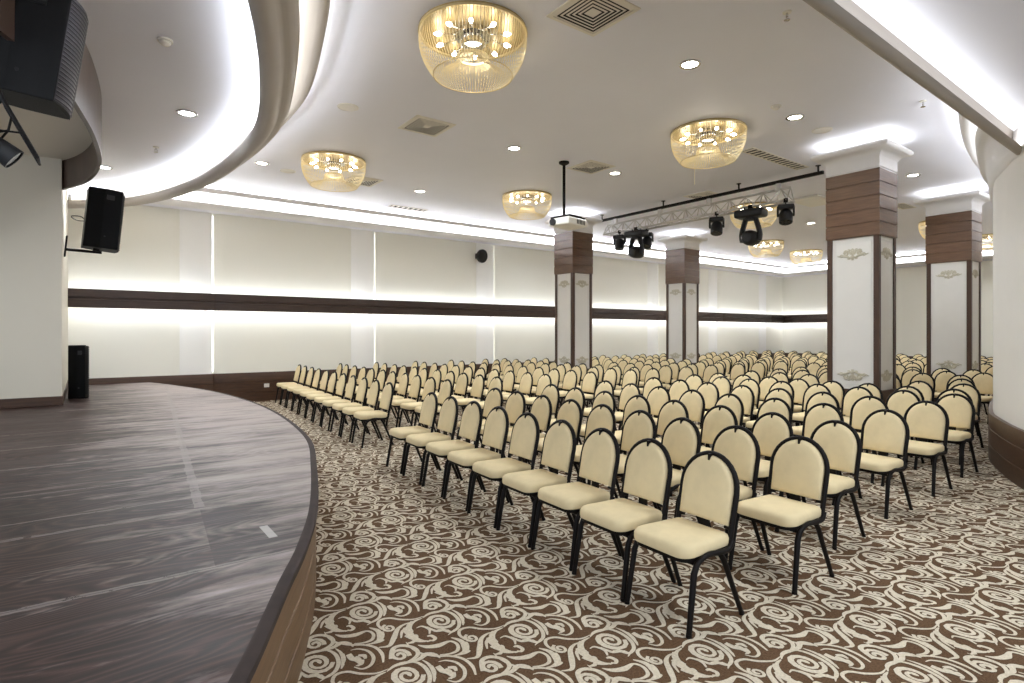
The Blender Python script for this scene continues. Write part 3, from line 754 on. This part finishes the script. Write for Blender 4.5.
# ------------------------------------------------------------------ downlights, vents, detectors
def make_downlight(mat):
    root = bpy.data.objects.new('downlight', None); C.objects.link(root)
    m = MB(); m.lathe([(.095, -.004), (.128, 0), (.132, -.006), (.125, -.014), (.10, -.014), (.09, .0)], 32); m.build('trim_ring', M['chrome'], root, smooth=40)
    m = MB(); m.lathe([(.001, -.006), (.098, -.006)], 32); m.build('diffuser', mat, root, fix=False)
    return root
DL = [(187, 113, ZST, 0, 'bright recessed downlight in the middle of the stage ceiling'), (104, 167, ZST, 0, 'recessed downlight beside the brown stage valance'),
      (262, 163, ZC, 1, 'recessed downlight just right of the curved cove'), (420, 191, ZC, 1, 'recessed downlight between the two small left chandeliers'),
      (514, 148, ZC, 0, 'recessed downlight above the projector, towards the large chandelier'), (690, 64, ZC, 0, 'large bright recessed downlight at the top centre right'),
      (795, 117, ZC, 1, 'recessed downlight right of the corded chandelier'), (615, 173, ZC, 1, 'recessed downlight right of the projector pole'),
      (913, 175, ZC, 1, 'recessed downlight between the two right columns'), (811, 223, ZC, 1, 'recessed downlight behind the moving head lights, left of the nearest column')]
DLE = 28
pd = [None, None]
for u, v, z, w, lab in DL:
    x, y = at_z(u, v, z)
    if pd[w] is None: o = pd[w] = make_downlight(M['downlight_warm' if w else 'downlight'])
    else: o = dup(pd[w])
    o.location = (x, y, z); tag(o, lab, 'downlight', 'recessed ceiling downlights')
    add_light('downlight_or_fill_lamp', 'SPOT', (x, y, z - .03), DLE * 6, (.86, .93, 1), .09, math.radians(150), .9)
# extra spots without fixtures, added as fill on carpet and chairs
for x, y, z in ((1.5, -.8, 3.87), (4.5, .3, 3.87), (-1.5, 3.5, ZST), (-2.5, 8.5, 4.25), (13.5, 9.5, ZC), (18, 12.5, ZC), (18, 5.5, ZC), (22, 8.5, ZC), (22.5, 12.5, ZC), (25.5, 6, ZC), (6.2, 6.2, ZC), (11.8, 12.6, ZC)):
    add_light('downlight_or_fill_lamp', 'SPOT', (x, y, z - .04), DLE * 6, (.86, .93, 1), .1, math.radians(150), .9)
def make_vent(s):
    root = bpy.data.objects.new('air_vent', None); C.objects.link(root); h = s / 2
    m = MB(); m.box(-h + .02, h - .02, -h + .02, h - .02, -.004, -.001); m.build('backing', M['vent_dark'], root)
    m = MB()
    ring = lambda a, z: [(-a, -a, z), (a, -a, z), (a, a, z), (-a, a, z)]
    m.loft([ring(h, 0), ring(h, -.012), ring(h - .05, -.018), ring(h - .05, -.004)], False, False); m.build('frame', M['vent_metal'], root)
    m = MB(); a = h - .055; k = 0
    while a > .05:
        m.loft([ring(a, -.012), ring(a - .020, -.016), ring(a - .022, -.014), ring(a - .004, -.008), ring(a, -.012)], False, False); a -= .044
    m.box(-.05, .05, -.05, .05, -.016, -.012)
    m.build('louvre', M['vent_metal'], root); return root
VT = [(4.18, 4.23, 'large square air vent at the top of the picture by the big chandelier'), (4.36, 8.13, 'square air vent between the large and small left chandeliers')]
for u, v, lab in ((591, 167, 'square air vent beside the projector pole'), (362, 181, 'square air vent behind the small left chandelier'), (704, 195.5, 'square air vent above the middle of the lighting truss')):
    VT.append(at_z(u, v, ZC) + (lab,))
pv = None
for x, y, lab in VT:
    if pv is None: o = pv = make_vent(.68)
    else: o = dup(pv)
    o.location = (x, y, ZC); tag(o, lab, 'vent', 'square ceiling air vents')
def linear_grille(x0, x1, y0, y1, lab):
    t = empty('linear_vent', ((x0 + x1) / 2, (y0 + y1) / 2, ZC), lab, 'vent'); a, b = (x1 - x0) / 2, (y1 - y0) / 2
    m = MB(); m.box(-a, a, -b, b, -.004, 0); m.build('backing', M['vent_dark'], t)
    m = MB(); m.box(-a - .02, a + .02, -b - .02, -b, -.012, 0); m.box(-a - .02, a + .02, b, b + .02, -.012, 0); m.box(-a - .02, -a, -b, b, -.012, 0); m.box(a, a + .02, -b, b, -.012, 0); m.build('frame', M['vent_metal'], t)
    m = MB(); n = int((x1 - x0) / .13)
    for k in range(n):
        x = -a + (k + .5) * (2 * a / n); m.box(x - .03, x + .03, -b, b, -.012, -.006)
    m.build('louvre', M['vent_metal'], t)
linear_grille(9.5, 11.45, 5.62, 5.84, 'long linear air grille in the ceiling beside the nearest column')
x, y = at_z(408, 208, ZC); linear_grille(x - .5, x + .5, y - .1, y + .1, 'small linear air grille close to the left cornice')
x, y = at_z(903, 206, ZC); linear_grille(x - .4, x + .4, y - .14, y + .14, 'small linear air grille between the right columns')
def detector(u, v, z, kind, lab):
    x, y = at_z(u, v, z)
    if kind == 'smoke':
        t = empty('smoke_detector', (x, y, z), lab, 'smoke detector'); m = MB(); m.lathe([(.001, 0), (.07, 0), (.07, -.018), (.055, -.02)], 24); m.build('base', M['white_metal'], t, smooth=40)
        m = MB(); m.lathe([(.05, -.018), (.05, -.04), (.035, -.052), (.001, -.054)], 24); m.build('sensor_cap', M['white_metal'], t, smooth=40)
    elif kind == 'sprinkler':
        t = empty('sprinkler', (x, y, z), lab, 'sprinkler'); m = MB(); m.lathe([(.001, 0), (.045, 0), (.04, -.012), (.001, -.012)], 20); m.build('escutcheon', M['white_metal'], t, smooth=40)
        m = MB(); m.cyl((0, 0, -.01), (0, 0, -.05), .012, 10); m.tube([(-.015, 0, -.04), (-.02, 0, -.06), (0, 0, -.08)], .004, 6); m.tube([(.015, 0, -.04), (.02, 0, -.06), (0, 0, -.08)], .004, 6); m.build('body', M['chrome'], t)
        m = MB(); m.lathe([(.001, -.08), (.03, -.08), (.03, -.084), (.001, -.084)], 14); m.build('deflector', M['chrome'], t)
    else:
        t = empty('ceiling_speaker', (x, y, z), lab, 'speaker'); m = MB(); m.lathe([(.001, -.006), (.12, -.006), (.13, -.01), (.14, -.006), (.14, 0)], 32); m.build('grille', M['white_metal'], t, smooth=40)
        m = MB(); m.lathe([(.139, 0), (.139, -.012), (.15, -.008), (.152, 0)], 32); m.build('rim', M['white_metal'], t, smooth=40)
detector(165, 40, ZST, 'smoke', 'white smoke detector on the stage ceiling near the large speaker')
detector(156, 147, ZST, 'sprinkler', 'sprinkler head in the stage ceiling below the bright downlight')
detector(147, 184, ZST, 'smoke', 'small smoke detector on the stage ceiling above the hanging speaker')
detector(787, 12, ZC, 'sprinkler', 'sprinkler head at the top right beside the aisle beam')
detector(776, 106, ZC, 'smoke', 'white smoke detector right of the corded chandelier')
detector(923, 101, ZC, 'sprinkler', 'sprinkler head in the ceiling left of the stepped cove')
detector(348, 107, ZC, 'speaker', 'round white ceiling speaker left of the square vent')
detector(822, 130, ZC, 'speaker', 'round white ceiling speaker above the nearest column')
detector(288, 171, ZC, 'speaker', 'round white ceiling speaker left of the small chandelier')
x, y = at_z(814, 200, ZC)
m = MB(); m.box(-.55, .55, -.35, .35, -.05, 0); o = m.build('ceiling_panel', M['white_metal'], bevel=.01); o.location = (x, y, ZC)
tag(o, 'flat white rectangular ceiling panel behind the lighting truss', 'ceiling panel')

# ------------------------------------------------------------------ projector
x, y = at_z(564, 162, ZC)
pj = empty('projector', (x, y, ZC), 'white projector hanging from the ceiling on a black pole', 'projector', rz=math.radians(0))
m = MB(); m.lathe([(.001, 0), (.10, 0), (.10, -.03), (.03, -.07), (.001, -.07)], 20); m.build('ceiling_mount', M['black'], pj, smooth=40)
m = MB(); m.cyl((0, 0, -.05), (0, 0, -1.04), .028, 12); m.build('pole', M['black'], pj, smooth=40)
Rp = Matrix.Translation((.05, -.06, -.125)) @ Matrix.Rotation(math.radians(10), 4, 'Z')
m = MB(); m.box(-.20, .20, -.19, .19, -.975, -.93, Rp); m.box(-.26, -.2, -.22, .22, -.99, -.95, Rp); m.box(.2, .26, -.22, .22, -.99, -.95, Rp); m.build('bracket', M['black'], pj)
m = MB(); m.box(-.30, .30, -.25, .25, -1.13, -.985, Rp); bd = m.build('body', M['white_metal'], pj, bevel=.03, seg=3)
m = MB(); m.tube([Rp @ Vector((-.29, .12, -1.06)), Rp @ Vector((-.34, .12, -1.06))], .065, 20); m.build('lens', M['plastic'], bd, smooth=40)
m = MB()
for k in range(6): m.box(-.05 + k * .045, -.03 + k * .045, -.256, -.249, -1.1, -1.02, Rp)
m.build('vent_slots', M['vent_dark'], bd)

# ------------------------------------------------------------------ rail, truss and stage lights
XT = 11.52; Y0, Y1 = 5.35, 11.55
rail = empty('hanging_rail', (XT, (Y0 + Y1) / 2, ZC), 'black ceiling rail on short drop rods above the lighting truss', 'rail')
cy = (Y0 + Y1) / 2
m = MB(); m.box(-.03, .03, Y0 - cy, Y1 - cy, -.19, -.125); m.build('bar', M['black'], rail, bevel=.004)
for yy in (5.45, 7.15, 9.2, 11.3):
    m = MB(); m.cyl((0, yy - cy, 0), (0, yy - cy, -.16), .018, 8); m.cyl((0, yy - cy, -.001), (0, yy - cy, -.012), .05, 12); m.build('drop_rod', M['black'], rail)
T0, T1 = 6.0, 11.1; tc_ = (T0 + T1) / 2; L = T1 - T0
truss = empty('lighting_truss', (XT, tc_, 4.76), 'silver triangular lighting truss clamped under the black rail', 'truss')
ZT, ZBt, WB = -.13, -.40, .15
for px, pz in ((0, ZT), (-WB, ZBt), (WB, ZBt)):
    m = MB(); m.cyl((px, -L / 2, pz), (px, L / 2, pz), .025, 10); m.build('chord', M['steel'], truss, smooth=50)
m = MB(); n = 13
for k in range(n):
    a = -L / 2 + L * k / n; b = a + L / n; mid = (a + b) / 2
    for sx in (-WB, WB):
        m.cyl((sx, a, ZBt), (0, mid, ZT), .0115, 6); m.cyl((0, mid, ZT), (sx, b, ZBt), .0115, 6)
    m.cyl((-WB, a, ZBt), (WB, b, ZBt), .0115, 6)
m.build('lattice', M['steel'], truss, smooth=50)
for e in (-L / 2, L / 2):
    m = MB()
    for sx in (-WB, WB): m.cyl((sx, e, ZBt), (0, e, ZT), .0115, 6)
    m.cyl((-WB, e, ZBt), (WB, e, ZBt), .0115, 6)
    m.build('end_frame', M['steel'], truss)
for yy in (6.25, 7.9, 9.3, 10.8):
    m = MB(); m.box(-.035, .035, yy - tc_ - .05, yy - tc_ + .05, ZT - .03, -.0); m.build('clamp', M['steel'], truss, bevel=.006)
ZCH = 4.76 + ZBt
def moving_head(name, s, y, lab, tilt, pan, group, px=-WB):
    t = empty(name, (XT + px, y, ZCH), lab, 'stage light', group, rz=pan)
    R = lambda a, z: [(-a, -a, z)]
    m = MB(); m.box(-.03, .03, -.05, .05, -.05 * s, .03); m.box(-.018, .018, -.2 * s, .2 * s, -.075 * s, -.045 * s); m.cyl((0, -.13 * s, -.07 * s), (0, -.13 * s, .0), .016, 8); m.cyl((0, .13 * s, -.07 * s), (0, .13 * s, .0), .016, 8); m.build('clamp', M['black'], t, bevel=.004)
    m = MB(); m.box(-.19 * s, .19 * s, -.30 * s, .30 * s, -.24 * s, -.07 * s); m.build('base', M['plastic'], t, bevel=.05 * s, seg=3, smooth=50)
    yk = MB()
    for q in (-1, 1):
        pts = [(0, q * .10 * s, -.26 * s), (0, q * .135 * s, -.36 * s), (0, q * .175 * s, -.50 * s), (0, q * .195 * s, -.62 * s), (0, q * .175 * s, -.74 * s)]
        yk.tube(spline([Vector(p) for p in pts], 3), .05 * s, 10, up=(1, 0, 0), flat=1.7)
    yk.cyl((0, 0, -.23 * s), (0, 0, -.29 * s), .13 * s, 20); yk.box(-.06 * s, .06 * s, -.12 * s, .12 * s, -.30 * s, -.25 * s)
    yk.build('yoke', M['plastic'], t, smooth=50)
    T = Matrix.Translation((0, 0, -.67 * s)) @ Matrix.Rotation(tilt, 4, 'Y')
    m = MB(); prof = [(.03, .22), (.10, .21), (.145, .16), (.162, .05), (.162, -.08), (.15, -.2), (.13, -.22)]
    m.lathe([(r * s, z * s) for r, z in prof], 24, cap0=True); m.v = [tuple(T @ Vector(p)) for p in m.v]; hd = m.build('head', M['plastic'], t, smooth=40)
    m = MB(); m.lathe([(.001, -.195 * s), (.127 * s, -.20 * s)], 24); m.v = [tuple(T @ Vector(p)) for p in m.v]; m.build('lens', M['lens'], hd)
    return t
def small_head(y, lab, pan, group, tilt=.35, px=-WB):
    s = 1.0
    t = empty('spotlight', (XT + px, y, ZCH), lab, 'stage light', group, rz=pan)
    m = MB(); m.box(-.025, .025, -.04, .04, -.05, .03); m.cyl((0, 0, -.11), (0, 0, -.03), .014, 8); m.build('clamp', M['black'], t, bevel=.004)
    m = MB(); m.box(-.11, .11, -.15, .15, -.19, -.10); m.box(-.05, .05, -.165, -.125, -.34, -.12); m.box(-.05, .05, .125, .165, -.34, -.12); m.build('yoke', M['plastic'], t, bevel=.02, smooth=50)
    T = Matrix.Translation((0, 0, -.33)) @ Matrix.Rotation(tilt, 4, 'Y')
    m = MB(); m.lathe([(.06, .13), (.10, .11), (.125, .05), (.13, -.06), (.128, -.14), (.115, -.145)], 12, cap0=True); m.v = [tuple(T @ Vector(p)) for p in m.v]; hd = m.build('head', M['plastic'], t, smooth=30)
    m = MB()
    for a in range(7):
        r = 0 if a == 6 else .07; c = (r * math.cos(a * PI / 3), r * math.sin(a * PI / 3))
        m.lathe([(.001, -.142), (.032, -.146)], 12, (c[0], c[1], 0))
    m.lathe([(.0, -.13), (.116, -.13)], 16)
    m.v = [tuple(T @ Vector(p)) for p in m.v]; m.build('lens', M['lens'], hd)
def y_at(u, X):
    s = (u - U0) / F; return X * (DY + s * RY) / (DX + s * RX)
small_head(y_at(718, XT - .1), 'small black spotlight left of the large right moving head', .5, 'spotlights on the truss')
moving_head('moving_head_light', 1.0, y_at(752, XT - .1), 'large black moving head light under the right half of the truss', -.5 * PI * 1.03, .15, 'moving heads on the truss')
small_head(y_at(787, XT - .1), 'small black spotlight at the right end of the truss', .55, 'spotlights on the truss')
small_head(y_at(621, XT - .1), 'small black spotlight at the left end of the truss', .3, 'spotlights on the truss', .2)
moving_head('moving_head_light', .92, y_at(637.5, XT - .1), 'large black moving head light under the left end of the truss', -.5 * PI * 1.03, .1, 'moving heads on the truss')
small_head(y_at(647, XT + .15), 'small black spotlight right of the left moving head light', .5, 'spotlights on the truss', .4, WB)

# ------------------------------------------------------------------ loudspeakers
def pa_speaker(name, loc, rz, tilt, w, h, d, label, hung=True, cm='cab'):
    """front looks along local +X; origin at the bottom front edge centre"""
    t = empty(name, loc, label, 'speaker', rz=rz); t.rotation_euler = (0, tilt, rz)
    # cabinet: chamfered towards the back
    plan = [(-.03, -w / 2), (-.03, w / 2), (-d * .55, w / 2), (-d, w * .36), (-d, -w * .36), (-d * .55, -w / 2)]
    m = MB(); m.loft([[(x, y, 0) for x, y in plan], [(x, y, h) for x, y in plan]]); cab = m.build('cabinet', M[cm], t, bevel=.012)
    # perforated front: curved steel sheet with rows of slots
    m = MB(); n = 10
    cur = [(-.03 + .075 * math.cos((i / n - .5) * 2.2) - .075 * math.cos(1.1), (i / n - .5) * w * .98) for i in range(n + 1)]
    rows = int(h / .032)
    m.loft([[(x, y, z) for x, y in cur] for z in (.015, h - .015)], False, False, closed=False)
    for k in range(rows):
        z = .02 + k * (h - .04) / rows
        m.loft([[(x + .004, y, z) for x, y in cur], [(x + .011, y, z + .006) for x, y in cur], [(x + .002, y, z + .015) for x, y in cur]], False, False, closed=False)
    m.build('grille', M['grille' if cm == 'cab' else cm], t)
    m = MB(); m.loft([[(x, y, .0) for x, y in cur + [(-.03, w / 2), (-.03, -w / 2)]], [(x, y, .015) for x, y in cur + [(-.03, w / 2), (-.03, -w / 2)]]]); m.build('bottom_cap', M[cm], t)
    m = MB(); m.box(-d * .5, -d * .28, -w / 2 - .006, -w / 2 + .004, h * .82, h * .9); m.build('handle_cup', M['plastic'], cab)
    m = MB(); m.cyl((-d * .45, -w / 2 - .004, h * .2), (-d * .45, -w / 2 + .006, h * .2), .014, 12); m.build('fly_point', M['plastic'], cab)
    return t
big = pa_speaker('loudspeaker', (-.115, 5.84, 3.43), math.radians(-12), math.radians(8), .44, .86, .62, 'large dark grey loudspeaker hanging at the top left corner')
m = MB(); m.box(-.42, -.36, -.03, .03, .84, .99); m.box(-.18, -.12, -.03, .03, .84, .99); m.build('hanging_bracket', M['black'], big)
m = MB(); m.tube(spline([Vector(p) for p in ((-.5, .05, -.0), (-.55, .05, -.1), (-.52, .06, -.14), (-.45, .06, -.05), (-.42, .05, 0))], 5), .012, 6); m.build('cable', M['rubber'], big)
# lamp frame below the speaker
fr = empty('spotlight', (-.44, 5.5, 3.43), 'small black spotlight on a frame below the large loudspeaker', 'stage light')
m = MB()
for q in (-.10, .10): m.tube([(-.06, q, 0), (-.02, q, -.12), (.17, q, -.50)], .011, 6)
m.tube([(.17, -.11, -.50), (.17, .11, -.50)], .011, 6); m.tube([(.02, -.10, -.2), (.02, .10, -.2)], .009, 6); m.tube([(.09, -.10, -.34), (-.08, .0, -.32)], .007, 6)
m.build('hanging_frame', M['black'], fr)
m = MB(); T = Matrix.Translation((-.05, 0, -.45)) @ Matrix.Rotation(-.9, 4, 'Y') @ Matrix.Scale(1.35, 4)
m.lathe([(.02, .09), (.045, .08), (.055, .0), (.062, -.08), (.055, -.08)], 20, cap0=True); m.v = [tuple(T @ Vector(p)) for p in m.v]; hd = m.build('lamp_can', M['plastic'], fr, smooth=40)
m = MB(); m.tube([(-.05, -.09, -.45), (-.05, -.09, -.36), (.0, 0, -.31), (-.05, .09, -.36), (-.05, .09, -.45)], .008, 6); m.cyl((.0, 0, -.31), (.02, 0, -.2), .008, 6); m.build('yoke', M['black'], fr)
m = MB(); m.lathe([(.001, -.074), (.056, -.075)], 20); m.v = [tuple(T @ Vector(p)) for p in m.v]; m.build('lens', M['lens'], hd)
# second loudspeaker on the pier
sp2 = pa_speaker('loudspeaker', (.46, 12.0, 3.06), math.radians(4), math.radians(5), .50, 1.0, .50, 'black loudspeaker bracketed to the stage pier', cm='cab_black')
m = MB(); m.cyl((-.3, 0, -.04), (-.3, 0, .0), .05, 12); m.tube([(-.22, 0, -.05), (-.70, 0, -.08)], .024, 8); m.build('wall_arm', M['black'], sp2)
m = MB(); m.box(-.718, -.695, -.06, .06, -.20, .14); m.build('wall_plate', M['black'], sp2)
m = MB(); m.tube(spline([Vector(p) for p in ((-.48, 0, .45), (-.56, 0, .5), (-.68, .02, .48), (-.6, .02, .43), (-.48, .02, .44))], 4), .008, 6); m.build('cable', M['rubber'], sp2)
# floor speaker
fs = pa_speaker('floor_speaker', (.05, 12.0, .583), math.radians(-4), 0, .26, .88, .26, 'slim black loudspeaker standing on the stage beside the pier', cm='cab_black')
# round speaker on the left wall
x = 9.85; t = empty('wall_speaker', (x, 15.09, 4.08), 'round black loudspeaker high on the left wall', 'speaker')
m = MB(); m.box(-.05, .05, -.05, 0, -.08, .08); m.tube([(0, -.04, 0), (0, -.14, -.01)], .03, 8); m.build('bracket', M['black'], t)
T = Matrix.Translation((0, -.26, -.02)) @ Matrix.Rotation(math.radians(98), 4, 'X') @ Matrix.Rotation(.25, 4, 'Y')
m = MB(); m.lathe([(.06, -.13), (.13, -.11), (.2, -.02), (.21, .05), (.2, .08)], 28, cap0=True); m.v = [tuple(T @ Vector(p)) for p in m.v]; hd = m.build('housing', M['plastic'], t, smooth=40)
m = MB(); m.lathe([(.001, .10), (.1, .095), (.19, .075)], 28); m.v = [tuple(T @ Vector(p)) for p in m.v]; m.build('grille', M['cab'], hd, smooth=40)
# socket on the wainscot
t = empty('wall_socket', (3.62, 15.04, .38), 'white wall socket on the dark wainscot beside the stage', 'socket')
m = MB(); m.box(-.06, .06, -.012, .002, -.045, .045); m.build('plate', M['white_metal'], t, bevel=.004)
m = MB()
for q in (-.028, .028): m.v += []; m.tube([(q, -.0135, 0), (q, -.0115, 0)], .02, 12)
m.build('outlet', M['vent_metal'], t)

# ------------------------------------------------------------------ bluish world light added as soft fill through the open rear, exposure
w = bpy.data.worlds.new('world'); bpy.context.scene.world = w; w.use_nodes = True
w.node_tree.nodes['Background'].inputs['Color'].default_value = (.80, .89, 1, 1)
w.node_tree.nodes['Background'].inputs['Strength'].default_value = 1.05
vs = bpy.context.scene.view_settings
bpy.context.scene.display_settings.display_device = 'sRGB'
vs.view_transform = 'Standard'; vs.look = 'None'; vs.gamma = 1; vs.use_curve_mapping = False; vs.exposure = 0.58
